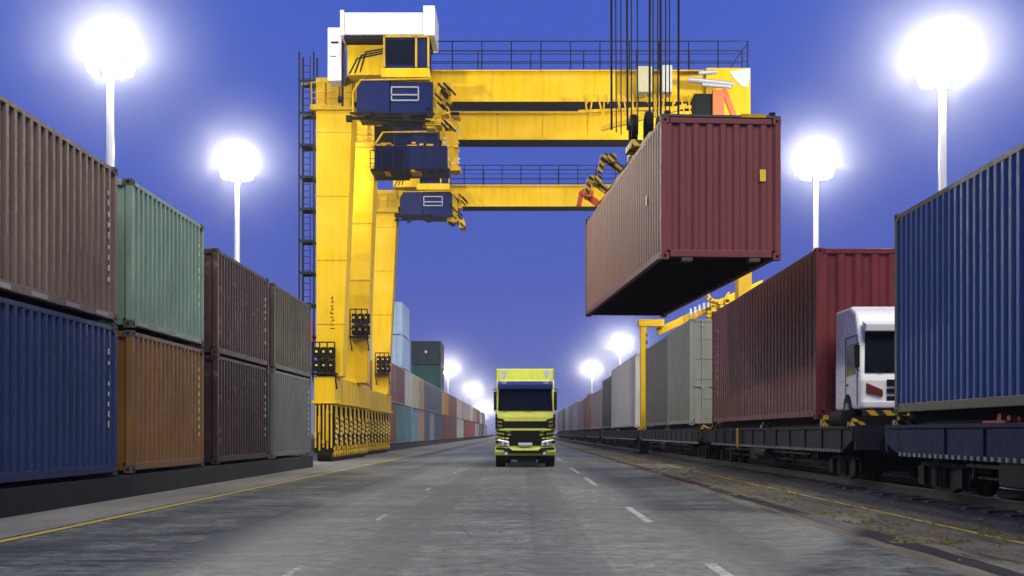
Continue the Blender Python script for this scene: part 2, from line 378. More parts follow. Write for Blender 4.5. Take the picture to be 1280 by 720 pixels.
def container(L, W, H, col, loc, label, group=None, rz=0, door=None, detail=2, side_col=None, mark=None, frame_col=None,
              wear=.35, rust=.25, cd=.07, period=.30, cast=None, pale_slots=False):
    """local: width along x, length along y, base z=0, centred. door: 'near' (-y) / None"""
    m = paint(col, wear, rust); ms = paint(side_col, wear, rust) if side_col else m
    mf = paint(frame_col, wear, rust) if frame_col else m
    pw = .13; rb = .20; rt = .10; x0, x1, y0, y1 = -W/2, W/2, -L/2, L/2
    if detail == 0:
        b = MB()
        for sx in (-1, 1):
            corr(b, (sx*(W/2-.02), y0+pw, 0), (0,1,0), (sx,0,0), L-2*pw, rb, H-rt, .45, .06)
        corr(b, (x0+pw, y0+.02, 0), (1,0,0), (0,-1,0), W-2*pw, rb, H-rt, .45, .05)
        b.box(x0+.05, x1-.05, y1-.1, y1-.03, rb, H-rt)
        b.box(x0+.06, x1-.06, y0+.1, y1-.1, H-rt-.02, H-.03)
        for sx in (x0, x1-pw):
            for sy in (y0, y1-pw): b.box(sx, sx+pw, sy, sy+pw, .0, H)
            b.box(sx+.003, sx+pw-.003, y0+pw, y1-pw, .05, rb); b.box(sx+.003, sx+pw-.003, y0+pw, y1-pw, H-rt, H-.01)
        for sy in (y0, y1-pw):
            b.box(x0+pw, x1-pw, sy+.003, sy+pw-.003, .05, rb); b.box(x0+pw, x1-pw, sy+.003, sy+pw-.003, H-rt, H-.01)
        o = b.build('shipping_container', m); o.location = loc; o.rotation_euler = (0,0,rz)
        tag(o, label, 'container', group); return o
    r = empty('shipping_container', loc, rz); tag(r, label, 'container', group)
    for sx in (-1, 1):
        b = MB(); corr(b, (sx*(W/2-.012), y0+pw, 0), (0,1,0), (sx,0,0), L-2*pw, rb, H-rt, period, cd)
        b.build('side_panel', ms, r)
    # frame
    b = MB()
    for sx in (x0, x1-pw):
        for sy in (y0, y1-pw): b.box(sx, sx+pw, sy, sy+pw, .15, H-.13)
        b.box(sx+.02, sx+pw-.02, y0+.2, y1-.2, H-rt, H-.012)
        b.box(sx+.006, sx+pw-.006, y0+.2, y1-.2, .05, rb)
    for sy in (y0, y1-pw):
        b.box(x0+.2, x1-.2, sy+.006, sy+pw-.006, .05, rb); b.box(x0+.2, x1-.2, sy+.006, sy+pw-.006, H-rt-.03, H-.012)
    b.build('frame', mf, r, bevel=.01)
    # roof: cross-corrugated
    b = MB(); n = max(6, int(L/.5)); per = (L-.3)/n
    for i in range(n):
        s = y0+.15+i*per
        for (ya, za, yb, zb) in ((0,0,.4,0),(.4,0,.5,-.03),(.5,-.03,.9,-.03),(.9,-.03,1,0)):
            b.face([(x0+.1, s+ya*per, H-.03+za), (x1-.1, s+ya*per, H-.03+za), (x1-.1, s+yb*per, H-.03+zb), (x0+.1, s+yb*per, H-.03+zb)])
    b.build('roof_panel', m, r)
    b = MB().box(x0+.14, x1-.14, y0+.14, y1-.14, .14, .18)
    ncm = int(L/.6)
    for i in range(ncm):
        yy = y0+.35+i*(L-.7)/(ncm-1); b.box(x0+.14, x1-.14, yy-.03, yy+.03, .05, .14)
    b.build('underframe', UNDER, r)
    # corner castings
    for sx in (-1, 1):
        for sy in (-1, 1):
            for (za, zb) in ((0, .15), (H-.13, H+.004)):
                b = MB(); xa = sx*(W/2+.004); ya = sy*(L/2+.004)
                b.box(xa-sx*.18, xa, ya-sy*.2, ya, za, zb)
                b.cur = 1
                b.box(xa, xa+sx*.004, ya-sy*.07, ya-sy*.15, za+.04, za+.10); b.box(xa-sx*.06, xa-sx*.12, ya, ya+sy*.004, za+.04, za+.10)
                b.build('corner_casting', [cast or mf, BLACK], r)
    # ends
    for e, sy in (('near', -1), ('far', 1)):
        if door == e:
            for k in (-1, 1):
                b = MB(); yy = sy*(L/2-.05)
                xa, xb = (x0+pw, -.012) if k < 0 else (.012, x1-pw)
                b.box(xa, xb, yy-.02, yy+.02, rb, H-rt-.03)
                hh = (H-rt-rb)/5
                for i in range(5): b.box(xa+.06, xb-.06, yy+sy*.02, yy+sy*.035, rb+i*hh+.05, rb+(i+1)*hh-.05)
                d = b.build('door', ms, r)
                for q in (.28, .72):
                    xx = xa+(xb-xa)*q; b = MB(); b.tube((xx, yy+sy*.06, .12), (xx, yy+sy*.06, H-.1), .02, 8)
                    for zz in (.25, H*.35, H*.65, H-.25): b.box(xx-.05, xx+.05, yy+sy*.036, yy+sy*.075, zz-.03, zz+.03)
                    b.box(xx-.02, xx+.3*k, yy+sy*.06, yy+sy*.085, H*.36, H*.36+.04)
                    b.build('lock_rod', GALV, d)
        else:
            b = MB(); corr(b, (x0+pw, sy*(L/2-.02), 0), (1,0,0), (0,sy,0), W-2*pw, rb, H-rt-.03, period, .045)
            b.build('end_panel', m, r)
    if pale_slots:
        for q in (.14, .38, .62, .86):
            yy = y0+L*q; b = MB()
            b.box(W/2-.01, W/2+.006, yy-.32, yy+.32, .07, .15)
            b.build('fork_pocket', CASTL, r)
    if mark: marking(L, H, W, mark, r)
    return r

LX = -7.83; CW = 2.6
def left_c(px0, px1, z, H, *a, **k):
    ya = -LX*F/(650-px0); yb = -LX*F/(650-px1)
    return container(yb-ya, CW, H, a[0], (LX-CW/2, (ya+yb)/2, z), a[1], 'containers stacked beside the road on the left', cd=.11, **k)
z1, h1, z2, h2 = .49, 2.88, 3.43, 3.0
GL = None
left_c(-30, 147, z2, h2, (.21,.135,.095), 'large brown grey ribbed container on top of the navy container at the left edge', mark=1, wear=.3, pale_slots=True, cast=CAST)
left_c(-30, 147, z1, h1, (.010,.036,.125), 'dark blue container with white markings on the ground at the left edge', mark=1, wear=.25, rust=.1, cast=CAST)
left_c(165, 255, z2, h2, (.20,.32,.235), 'pale sea green container stacked on the orange brown container', mark=1, wear=.2, rust=.15, pale_slots=True, cast=CAST)
left_c(165, 255, z1, h1, (.22,.105,.025), 'orange brown container on the ground between navy and dark brown containers', mark=1, wear=.25, rust=.15, cast=CAST)
left_c(272, 336, z2-.1, h2-.25, (.075,.038,.032), 'scuffed dark brown container stacked upper tier right of the green one', mark=1, wear=.5, rust=.5)
left_c(272, 336, z1, h1-.05, (.042,.019,.017), 'dark brown container on the ground under the scuffed brown one', mark=1, wear=.5, rust=.4)
left_c(343, 389, z2-.1, h2-.25, (.10,.088,.05), 'olive brown container stacked nearest the crane ladder', mark=None, wear=.4, rust=.5)
left_c(343, 389, z1, h1-.05, (.13,.145,.13), 'grey green container on the ground nearest the gantry crane wheels', mark=1, wear=.2, rust=.1)

# far left row
FX = -9.3
ORD = ['first','second','third','fourth','fifth','sixth','seventh','eighth','ninth','tenth','eleventh','twelfth','thirteenth','fourteenth','fifteenth','sixteenth','seventeenth','eighteenth','nineteenth','twentieth']
ORD += ['twenty-'+w for w in ORD[:9]]+['thirtieth']+['thirty-'+w for w in ORD[:9]]+['fortieth']+['forty-'+w for w in ORD[:9]]
C = dict(rust=('rust red',(.26,.10,.075)), brown=('dull brown',(.17,.085,.065)), maroon=('maroon',(.16,.05,.05)), white=('off white',(.55,.55,.52)),
  olive=('grey olive',(.22,.22,.15)), cream=('cream',(.50,.43,.32)), tan=('tan',(.45,.28,.16)), slate=('slate grey',(.10,.12,.16)), lblue=('light blue',(.20,.33,.42)),
  teal=('teal',(.12,.27,.30)), ggreen=('grey green',(.24,.29,.24)), yellow=('yellow',(.55,.36,.04)), orange=('orange',(.48,.19,.06)), pgreen=('pale green',(.42,.50,.42)),
  red=('red brown',(.33,.11,.08)), grey=('grey',(.28,.29,.31)), pink=('faded pink',(.50,.28,.26)), dark=('charcoal grey',(.06,.075,.08)))
def pick(px, tbl):
    for lim, k in tbl:
        if px < lim: return k
    return random.choice(['grey','cream','red','slate','white','rust','tan'])
TU = [(494,'rust'),(500,'brown'),(506,'maroon'),(511,'white'),(517,'olive'),(524,'cream'),(530,'tan'),(536,'slate'),(540,'grey'),(547,'slate'),(552,'slate'),(558,'yellow'),(562,'orange'),(571,'brown'),(588,'cream')]
TL = [(492,'rust'),(500,'ggreen'),(506,'teal'),(519,'teal'),(525,'lblue'),(531,'tan'),(537,'slate'),(545,'grey'),(552,'slate'),(571,'brown'),(579,'pgreen'),(594,'red')]
y = 83.8; i = 0
while y < 330:
    Lc = 6.06; px = 650+FX*F/(y+Lc/2)
    for tier, tbl, z, hh in (('lower', TL, .47, 2.95), ('upper', TU, 3.46, 2.95)):
        if px > 600 and tier == 'upper' and random.random() < .25: continue
        nm, c = C[pick(px, tbl)]
        c = tuple(v*random.uniform(.88, 1.12) for v in c)
        container(Lc, 2.6, hh, c, (FX-1.3, y+Lc/2, z), f'{nm} container, {tier} tier, {ORD[i]} along the row beyond the yellow gantry', 'containers in the long row beyond the gantry', detail=0)
    y += Lc+random.choice((.25,.3,.9)); i += 1
for k, (z, lab) in enumerate(((6.44,'lower of two pale blue containers on top of the far row'), (9.06,'upper pale blue container, highest one beside the yellow gantry leg'))):
    container(6.06, 2.6, 2.6, (.30,.45,.62), (FX-1.3, 97.2, z), lab, 'pale blue containers stacked high', detail=1, door='near', wear=.15, rust=.1)
for k, (z, c, lab) in enumerate(((6.46,(.03,.10,.085),'dark green container under the charcoal one above the far row'), (9.3,(.03,.045,.05),'charcoal container with a pale dot on its end, topmost of its stack'))):
    r = container(6.06, 3.5, 2.8, c, (FX-1.75, 143, z), lab, 'dark containers stacked high above the far row', detail=1, wear=.2, rust=.15)
    if k:
        b = MB().tube((0, -3.05, 1.5), (0, -3.02, 1.5), .16, 14); b.build('marking', MARK, r)

# ------------------------------------------------------------------ train
TX = 6.8; TW = 3.0
def wagon(y0, y1, col, label, detail=True):
    L_ = y1-y0; r = empty('flat_wagon', (TX+TW/2, y0, 0)); tag(r, label, 'rail wagon', 'flat wagons of the freight train')
    m = paint(col, .35, .35, .75)
    hw = TW/2+.02
    for s in (-1, 1):
        b = MB()
        e = .8
        b.prism([(.15,1.44),(L_-.15,1.44),(L_-.15,1.15),(L_-e,.94),(e,.94),(.15,1.15)], 'x', s*hw, s*(hw-.14))
        b.box(s*(hw+.001), s*(hw+.04), .3, L_-.3, 1.38, 1.436)
        for k in range(int((L_-1.2)/1.6)):
            yy = .9+k*1.6; b.box(s*(hw+.002), s*(hw+.035), yy-.03, yy+.03, .965, 1.375)
        b.cur = 1; n = int((L_-1.8)/.26)
        for k in range(n): b.box(s*(hw+.015), s*(hw-.05), 1+k*.26, 1.10+k*.26, .885, .95)
        sb = b.build('side_beam', [m, CASTL], r)
    b = MB().box(-hw+.14, hw-.14, .1, L_-.1, 1.36, 1.41)
    for k in range(int(L_/1.5)): b.box(-hw+.14, hw-.14, .5+k*1.5, .62+k*1.5, 1.1, 1.36)
    b.box(-.6, .6, .3, L_-.3, .60, 1.34); b.box(-1.2, 1.2, .6, L_-.6, 1.41, 1.66)  # added dark filler, blocks bright sky seen through the wagon
    for k in range(int(L_/2.2)): b.box(-1.35, 1.35, 3.6+k*1.1, 4.3+k*1.1, .7, 1.3) if 3.6+k*1.1 < L_-4.4 else None
    b.build('deck', UNDER, r)
    for yy in (.02, L_-.14):
        b = MB().box(-hw+.05, hw-.05, yy, yy+.12, .95, 1.46); b.build('end_beam', m, r)
        for s in (-1, 1):
            d = -1 if yy < 1 else 1; ya = yy if d < 0 else yy+.12
            b = MB().tube((s*.85, ya, 1.05), (s*.85, ya+d*.28, 1.05), .09, 12); b.tube((s*.85, ya+d*.28, 1.05), (s*.85, ya+d*.33, 1.05), .24, 16)
            b.build('buffer', GREASE, r)
    for yc in (2.1, L_-2.1):
        bg_ = MB()
        for s in (-1, 1):
            bg_.prism([(yc-1.25,.62),(yc-1.1,.78),(yc+1.1,.78),(yc+1.25,.62),(yc+1.15,.42),(yc+.7,.42),(yc+.4,.3),(yc-.4,.3),(yc-.7,.42),(yc-1.15,.42)], 'x', s*1.0, s*1.12)
            for q in (-.9, .9): bg_.box(s*1.12, s*1.2, yc+q-.15, yc+q+.15, .4, .72)
            for q in (-.18, 0, .18): bg_.tube((s*1.14, yc+q, .38), (s*1.14, yc+q, .72), .06, 8)
        bg_.box(-1, 1, yc-.2, yc+.2, .45, .75)
        bo = bg_.build('bogie', GREASE, r)
        for q in (-.9, .9):
            b = MB(); b.tube((-.9, yc+q, .71), (.9, yc+q, .71), .08, 10)
            b.tube((-.82, yc+q, .71), (-.68, yc+q, .71), .44, 24); b.tube((.68, yc+q, .71), (.82, yc+q, .71), .44, 24)
            b.build('wheelset', GREASE, bo)
    if detail:
        for yy in (.5, L_*.5, L_-.6):
            for s in (-1, 1):
                b = MB().box(s*(hw-.04), s*(hw-.34), yy-.13, yy+.13, 1.441, 1.53); b.box(s*(hw-.1), s*(hw-.26), yy-.07, yy+.07, 1.53, 1.60)
                b.build('twist_lock', HAZ2, r)
        b = MB(); q = L_*.5
        b.tube((-hw-.0, q-1.2, .75), (-hw-.0, q+.2, .75), .13, 12); b.box(-hw+.05, -hw+.4, q+.5, q+1.6, .55, .9)
        b.bar((-hw+.1, 4.0, .8), (-hw+.1, L_-4.0, .8), .05); b.bar((-hw+.2, 4.0, .62), (-hw+.2, L_-4.0, .62), .04)
        for k in range(4): b.bar((-hw+.1, L_*.3+k*L_*.13, .6), (-hw+.1, L_*.3+k*L_*.13, .95), .06)
        b.build('brake_gear', GREASE, r)
    return r
wagon(8.5, 22.3, (.006,.020,.085), 'dark blue flat wagon carrying the big blue container')
wA = wagon(24.2, 43.2, (.02,.025,.03), 'grey flat wagon carrying the maroon container and the white cab')
b = MB().box(-TW/2-.075, -TW/2-.03, 12.6, 12.85, .85, 1.45); b.build('number_plate', YEL2, wA)
wB = wagon(44.4, 67.4, (.03,.03,.032), 'grey brown flat wagon carrying the two grey containers')
wC = wagon(68.6, 100, (.045,.042,.042), 'grey flat wagon carrying the white and charcoal containers')
far_w = [wagon(101.2+i*24, 101.2+i*24+22.8, (.06,.055,.055), f'dull grey flat wagon, {ORD[i]} beyond the white container', detail=False) for i in range(5)]
# couplings / red lamp objects
b = MB(); b.bar((8.3, 22.3, 1.0), (8.3, 24.2, 1.0), .1, .14); b.bar((8.0, 22.3, .85), (8.1, 24.2, .8), .05)
b.box(8.15, 8.45, 22.9, 23.5, .85, 1.15); tag(b.build('coupling', GREASE), 'black coupling between the blue and grey wagons', 'coupling')
b = MB()
for k in range(9):
    yy = 17.15+random.uniform(-.35,.35); b.box(6.95+random.uniform(0,.1), 7.15, yy-.06, yy+.06, 1.45, 1.5+random.uniform(0,.08))
b.box(6.79, 6.98, 16.7, 17.5, 1.441, 1.475)
tag(b.build('lashing_lock', REDP), 'red lashing locks lying on the blue wagon edge', 'lashing')

def train_c(pxa, pxb, ztop, col, label, z=1.62, **k):
    ya = TX*F/(pxa-650); yb = TX*F/(pxb-650)
    return container(yb-ya, TW, ztop-z, col, (TX+TW/2, (ya+yb)/2, z), label, 'containers riding on the freight train', **k)
r = container(12.6, TW, 3.63, (.075,.15,.30), (TX+TW/2, 21.65-6.3, 1.62), 'large bright blue ribbed container at the right edge on the train', 'containers riding on the freight train',
              frame_col=(.16,.15,.07), wear=.12, rust=.15, detail=2, cd=.045, period=.26)
train_c(1020, 890, 5.55, (.17,.025,.028), 'maroon container on the train behind the white truck cab', mark=-1, side_col=(.165,.042,.036), wear=.3, rust=.1, period=.42, cd=.02)
train_c(862, 834, 5.88, (.19,.20,.17), 'grey green container with a barred door end on the train', door='near', wear=.2, rust=.2)
train_c(833.3, 807, 5.82, (.10,.098,.085), 'dark grey container just beyond the grey green one on the train', wear=.2, rust=.2)
train_c(794, 764, 5.95, (.52,.52,.46), 'off white container on the train beyond the yellow post', wear=.15, rust=.1)
train_c(763, 753, 5.6, (.055,.065,.065), 'charcoal container between the off white and cream ones on the train', wear=.2)
train_c(752, 738.5, 5.0, (.52,.40,.28), 'cream tan container on the train, before the rust orange one', detail=0)
ys = TX*F/88.; k = 0
for key in ['orange','red','pink','white','pink','grey','white','rust','slate','cream','grey','pink','white','grey','red','cream','slate']:
    nm, c = C[key]; L_ = random.choice((6.1, 6.1, 12.2))
    container(L_, TW, 3.3+random.uniform(-.1,.25), c, (TX+TW/2, ys+L_/2, 1.62), f'{nm} container far along the train, {ORD[k]} after the cream one', 'containers riding on the freight train', detail=0)
    ys += L_+.5; k += 1

# ------------------------------------------------------------------ white truck cab on the wagon
def white_cab():
    W = 2.3; r = empty('truck', (7.12+W/2, 24.95, 1.43)); r.scale = (1,1,1.07); tag(r, 'white truck with dark windscreen standing on the train beside the maroon container', 'truck')
    x0, x1 = -W/2, W/2
    # cab shell profile in (y,z): front at y=0
    b = MB()
    prof = [(0,.34),(-.02,.9),(.03,1.05),(.22,1.95),(.38,2.28),(.75,2.42),(1.95,2.42),(1.98,.34)]
    b.prism(prof, 'x', x0, x1); cabm = paint((.86,.86,.84), .04, .0, .3, 'cab')
    b.build('cab', cabm, r, bevel=.06)
    b = MB(); b.hexa([(x0+.10,-.01,1.06),(x1-.10,-.01,1.06),(x1-.10,.1,1.06),(x0+.10,.1,1.06),(x0+.16,.175,1.88),(x1-.16,.175,1.88),(x1-.16,.3,1.88),(x0+.16,.3,1.88)])
    ws = b.build('windscreen', GLASS, r, bevel=.02)
    b = MB(); b.bar((x0+.4,-.03,1.08),(.1,.04,1.4),.025); b.bar((.1,-.03,1.08),(x1-.5,.04,1.4),.025); b.build('wiper', BLACK, ws)
    b = MB(); b.prism([(.0,1.9),(-.12,1.86),(-.16,2.0),(.2,2.08)], 'x', x0+.08, x1-.08); b.build('sun_visor', cabm, r, bevel=.015)
    for s in (-1, 1):
        b = MB(); xx = s*(W/2)
        b.prism([(.34,1.05),(.42,1.66),(1.0,1.66),(1.0,1.02)], 'x', xx-s*.02, xx+s*.012); b.build('side_window', GLASS, r)
        b = MB(); 
        for (a, c) in (((.2,.42),(.2,1.8)),((.2,1.8),(1.08,1.8)),((1.08,1.8),(1.08,.42))): b.bar((xx+s*.006,a[0],a[1]),(xx+s*.006,c[0],c[1]),.02)
        b.box(xx, xx+s*.03, .9, 1.02, .82, .86); b.build('door_seam', CAST, r)
        b = MB(); b.box(xx+s*.03, xx+s*.12, -.1, -.02, 1.15, 1.6); b.bar((xx,.08,1.65),(xx+s*.1,-.05,1.58),.03); b.bar((xx,.05,1.1),(xx+s*.1,-.05,1.14),.03); b.build('mirror', BLACK, r, bevel=.02)
        b = MB(); b.hexa([(xx-s*.12,-.05,.66),(xx-s*.46,-.07,.58),(xx-s*.46,.0,.58),(xx-s*.12,.0,.66),(xx-s*.12,-.05,.86),(xx-s*.46,-.07,.72),(xx-s*.46,.0,.72),(xx-s*.12,.0,.86)])
        b.build('headlight', flat('lamp_amber', (.16,.035,.02), .12), r, bevel=.015)
        b = MB(); b.tube((s*.95,.95,.32),(s*(W/2+.01),.95,.32),.34,28); wh = b.build('wheel', BLACK, r)
        b = MB(); b.tube((s*(W/2),.95,.32),(s*(W/2+.03),.95,.32),.16,20); b.build('rim', GALV, wh)
    b = MB()
    for (za, zb) in ((.80,.92),(.66,.75),(.50,.60)): b.box(x0+.55, x1-.55, -.055, -.0, za, zb)
    b.build('grille', BLACK, r, bevel=.01)
    b = MB(); b.box(x0+.02, x1-.02, -.12, .2, .36, .50); b.build('bumper', cabm, r, bevel=.03)
    b = MB(); b.box(x0+.05, x0+1.0, -.1, -.02, .06, .32); b.build('hazard_board', HAZ, r)
    b = MB(); b.box(-.4, .4, .3, 2.3, .25, .4); b.build('chassis', BLACK, r)
    b = MB(); b.box(x0, x0+.25, 1.2, 1.9, .18, .34); b.build('fender', BLACK, r)
white_cab()
b = MB().box(6.86,7.2,26.9,27.25,1.445,1.6); b.box(6.9,7.1,27.0,27.2,1.6,1.7); tag(b.build('container_lock', HAZ), 'yellow and black lock block at the foot of the maroon container', 'lock')
b = MB().tube((6.95,25.2,1.62),(6.95,26.2,1.62),.17,20); b.box(6.9,7.0,25.3,26.1,1.441,1.46)
tag(b.build('air_tank', BLACK, bevel=.01), 'black cylinder tank lying on the wagon beside the white truck', 'tank')

# ------------------------------------------------------------------ lime truck on the road
def lime_truck():
    r = empty('truck', (.2, 45, 0)); tag(r, 'lime yellow truck driving towards the viewer in the middle of the road', 'truck')
    LIME = paint((.58,.63,.10), .10, .03, .28, 'lime'); W = 2.2; x0, x1 = -W/2, W/2
    BV = flat('visor_blue', (.015,.03,.16), .25)
    b = MB(); b.box(-1.15, 1.15, 1.9, 9.5, .95, 3.82)
    bx = b.build('cargo_box', LIME, r, bevel=.03)
    b = MB()
    for s in (-1, 1): b.box(s*1.15, s*1.165, 1.92, 9.4, 1.0, 1.1); b.box(s*1.15, s*1.165, 1.92, 9.4, 3.7, 3.8); b.box(s*1.11, s*1.16, 1.885, 1.9, .97, 3.8)
    b.build('trim', GALV, bx)
    b = MB(); b.prism([(0,.55),(-.03,1.9),(.02,2.12),(.16,3.0),(.3,3.28),(.55,3.34),(1.8,3.34),(1.8,.55)], 'x', x0, x1); b.build('cab', LIME, r, bevel=.06)
    b = MB(); b.hexa([(x0+.07,-.03,2.15),(x1-.07,-.03,2.15),(x1-.07,.1,2.15),(x0+.07,.1,2.15),(x0+.1,.105,2.98),(x1-.1,.105,2.98),(x1-.1,.2,2.98),(x0+.1,.2,2.98)])
    ws = b.build('windscreen', GLASS, r, bevel=.02)
    b = MB(); b.bar((x0+.3,-.06,2.16),(-.1,-.0,2.45),.03); b.bar((.1,-.06,2.16),(.8,-.0,2.45),.03); b.build('wiper', BLACK, ws)
    b = MB(); b.prism([(.14,2.98),(-.16,2.95),(-.18,3.14),(.22,3.26)], 'x', x0+.06, x1-.06); b.build('sun_visor', BV, r, bevel=.02)
    def bandx(name, za, zb, mt, w=.0, d=.06): 
        b = MB(); b.box(x0+w, x1-w, -d-.03, 0.02, za, zb); return b.build(name, mt, r, bevel=.012)
    bandx('grille', 1.48, 1.74, BLACK, .22, .015)
    b = MB()
    for k in range(4): b.box(x0+.32, x1-.32, -.06, -.02, .86+k*.13, .94+k*.13)
    g = bandx('grille', .82, 1.36, BLACK, .30, .02); 
    b.build('grille_slat', GREASE, g)
    b = MB(); b.box(-.95, .95, -.085, -.02, 1.39, 1.455); b.build('grille_trim', LIME, r)
    b = MB(); b.prism([(0.1,.42),(-.2,.45),(-.26,.6),(-.22,.74),(0.1,.76)], 'x', x0-.04, x1+.04); bm_ = b.build('bumper', LIME, r, bevel=.03)
    b = MB(); b.box(-.8, .8, -.27, -.2, .52, .64); b.build('air_intake', BLACK, bm_)
    b = MB(); b.box(-.26, .26, -.285, -.26, .83, .93); b.box(-.26,.26,-.27,-.06,.80,.83); b.build('number_plate', MARK, r)
    b = MB(); b.box(x0+.05, x1-.05, -.1, .4, .28, .43); b.box(-.3,.4,-.15,0,.2,.3); b.build('under_bumper', BLACK, r)
    for s in (-1, 1):
        for (za, zb, w0, w1) in ((1.2,1.34,.55,1.0),(1.0,1.14,.62,1.04)):
            b = MB(); b.hexa([(s*w0,-.06,za),(s*w1,-.03,za+.05),(s*w1,.1,za+.05),(s*w0,.1,za),(s*w0,-.06,zb),(s*w1,-.03,zb+.08),(s*w1,.1,zb+.08),(s*w0,.1,zb)]); b.build('corner_vane', LIME, r, bevel=.015)
        b = MB(); b.hexa([(s*.6,-.16,.78),(s*1.04,-.1,.84),(s*1.04,.05,.84),(s*.6,.05,.78),(s*.62,-.14,.98),(s*1.06,-.08,1.06),(s*1.06,.05,1.06),(s*.62,.05,.98)])
        h = b.build('headlight', LAMPGLASS, r, bevel=.02)
        b = MB(); b.tube((s*.75,-.165,.88),(s*.75,-.13,.88),.07,14); b.tube((s*.93,-.14,.93),(s*.93,-.1,.93),.06,14); b.build('bulb', CHROME, h)
        for q in range(6):
            b = MB(); zz = 1.0+q*.15; b.hexa([(s*.80,-.075,zz),(s*1.09,-.075,zz+.05),(s*1.09,-.02,zz+.05),(s*.80,-.02,zz),(s*.80,-.075,zz+.055),(s*1.09,-.075,zz+.115),(s*1.09,-.02,zz+.115),(s*.80,-.02,zz+.055)]); b.build('corner_slot', BLACK, r)
        b = MB(); b.hexa([(s*.5,-.29,.66),(s*1.1,-.27,.68),(s*1.1,-.2,.68),(s*.5,-.2,.66),(s*.6,-.27,.73),(s*1.1,-.25,.755),(s*1.1,-.2,.755),(s*.6,-.2,.73)]); b.build('bumper_slot', BLACK, r)
        b = MB(); b.tube((s*.72,-.28,.53),(s*.72,-.2,.53),.06,14); b.build('fog_lamp', LAMPGLASS, r)
        b = MB(); b.box(s*(W/2-.02), s*(W/2+.09), -.14, -.04, 2.15, 2.85); b.bar((s*W/2,.1,2.98),(s*(W/2+.12),-.08,2.9),.04); b.build('mirror', GREASE, r, bevel=.03)
        b = MB(); b.box(s*1.06, s*1.13, -.11, -.02, 1.45, 2.0); b.box(s*.98,s*1.12,-.12,-.02,.9,1.0); b.build('side_shade', BLACK, r)
        b = MB(); b.box(s*W/2, s*(W/2+.01), .35, 1.1, 2.05, 2.9); b.build('side_window', GLASS, r)
        b = MB(); b.tube((s*.78,1.0,.5),(s*1.12,1.0,.5),.5,32); wh = b.build('wheel', BLACK, r); 
        b = MB(); b.tube((s*1.1,1.0,.5),(s*1.14,1.0,.5),.27,24); b.build('rim', GALV, wh)
        for yy in (6.6, 7.8):
            b = MB(); b.tube((s*.6,yy,.5),(s*1.12,yy,.5),.5,32); wh = b.build('wheel', BLACK, r)
            b = MB(); b.tube((s*1.1,yy,.5),(s*1.14,yy,.5),.27,24); b.build('rim', GALV, wh)
        b = MB(); b.tube((s*.8,.5,3.34),(s*.8,.5,3.5),.03,8); b.tube((s*.8,.42,3.56),(s*.8,.56,3.56),.11,16); b.build('roof_lamp', LAMPGLASS, r)
        b = MB(); b.tube((s*.98,-.02,3.28),(s*.98,.08,3.28),.06,12); b.build('marker_lamp', LAMPGLASS, r)
    b = MB(); b.box(-.45, .45, 1, 9.3, .7, .94); b.box(-1,1,3.2,5.4,.45,.9); b.build('chassis', BLACK, r)
lime_truck()

# ------------------------------------------------------------------ hanging container + spreader + ropes
HY = 26.0; HR = R(4.1)
Wc, Lc_, Hc = 2.66, 13.1, 3.1
nl = Vector((3.08, HY))      # near-left corner
ax = Vector((math.cos(HR), math.sin(HR))); ay = Vector((-math.sin(HR), math.cos(HR)))
cen = nl+ax*Wc/2+ay*Lc_/2; HZ = 5.1
hc = container(Lc_, Wc, Hc, (.19,.05,.048), (cen.x, cen.y, HZ), 'maroon container with brown light-tinted sides hanging in the air from the crane ropes', rz=HR, side_col=(.42,.225,.12), wear=.12, rust=.12, period=.31, detail=2, cd=.04)  # long sides browner: warm floodlight tone painted into their colour
b = MB().box(.86, .99, -Lc_/2-.004, -Lc_/2+.0, 1.72, 1.98); b.build('label_plate', YSTICK, hc)
b = MB().box(-Wc/2-.008, -Wc/2-.012, -Lc_/2+1.7, -Lc_/2+1.85, 1.5, 1.72); b.build('label_plate', YSTICK, hc)
for (xx) in (-.75, .75):
    b = MB(); b.box(xx-.12, xx+.12, -Lc_/2+.02, -Lc_/2+.3, -.04, .05); b.build('foot', CAST, hc)
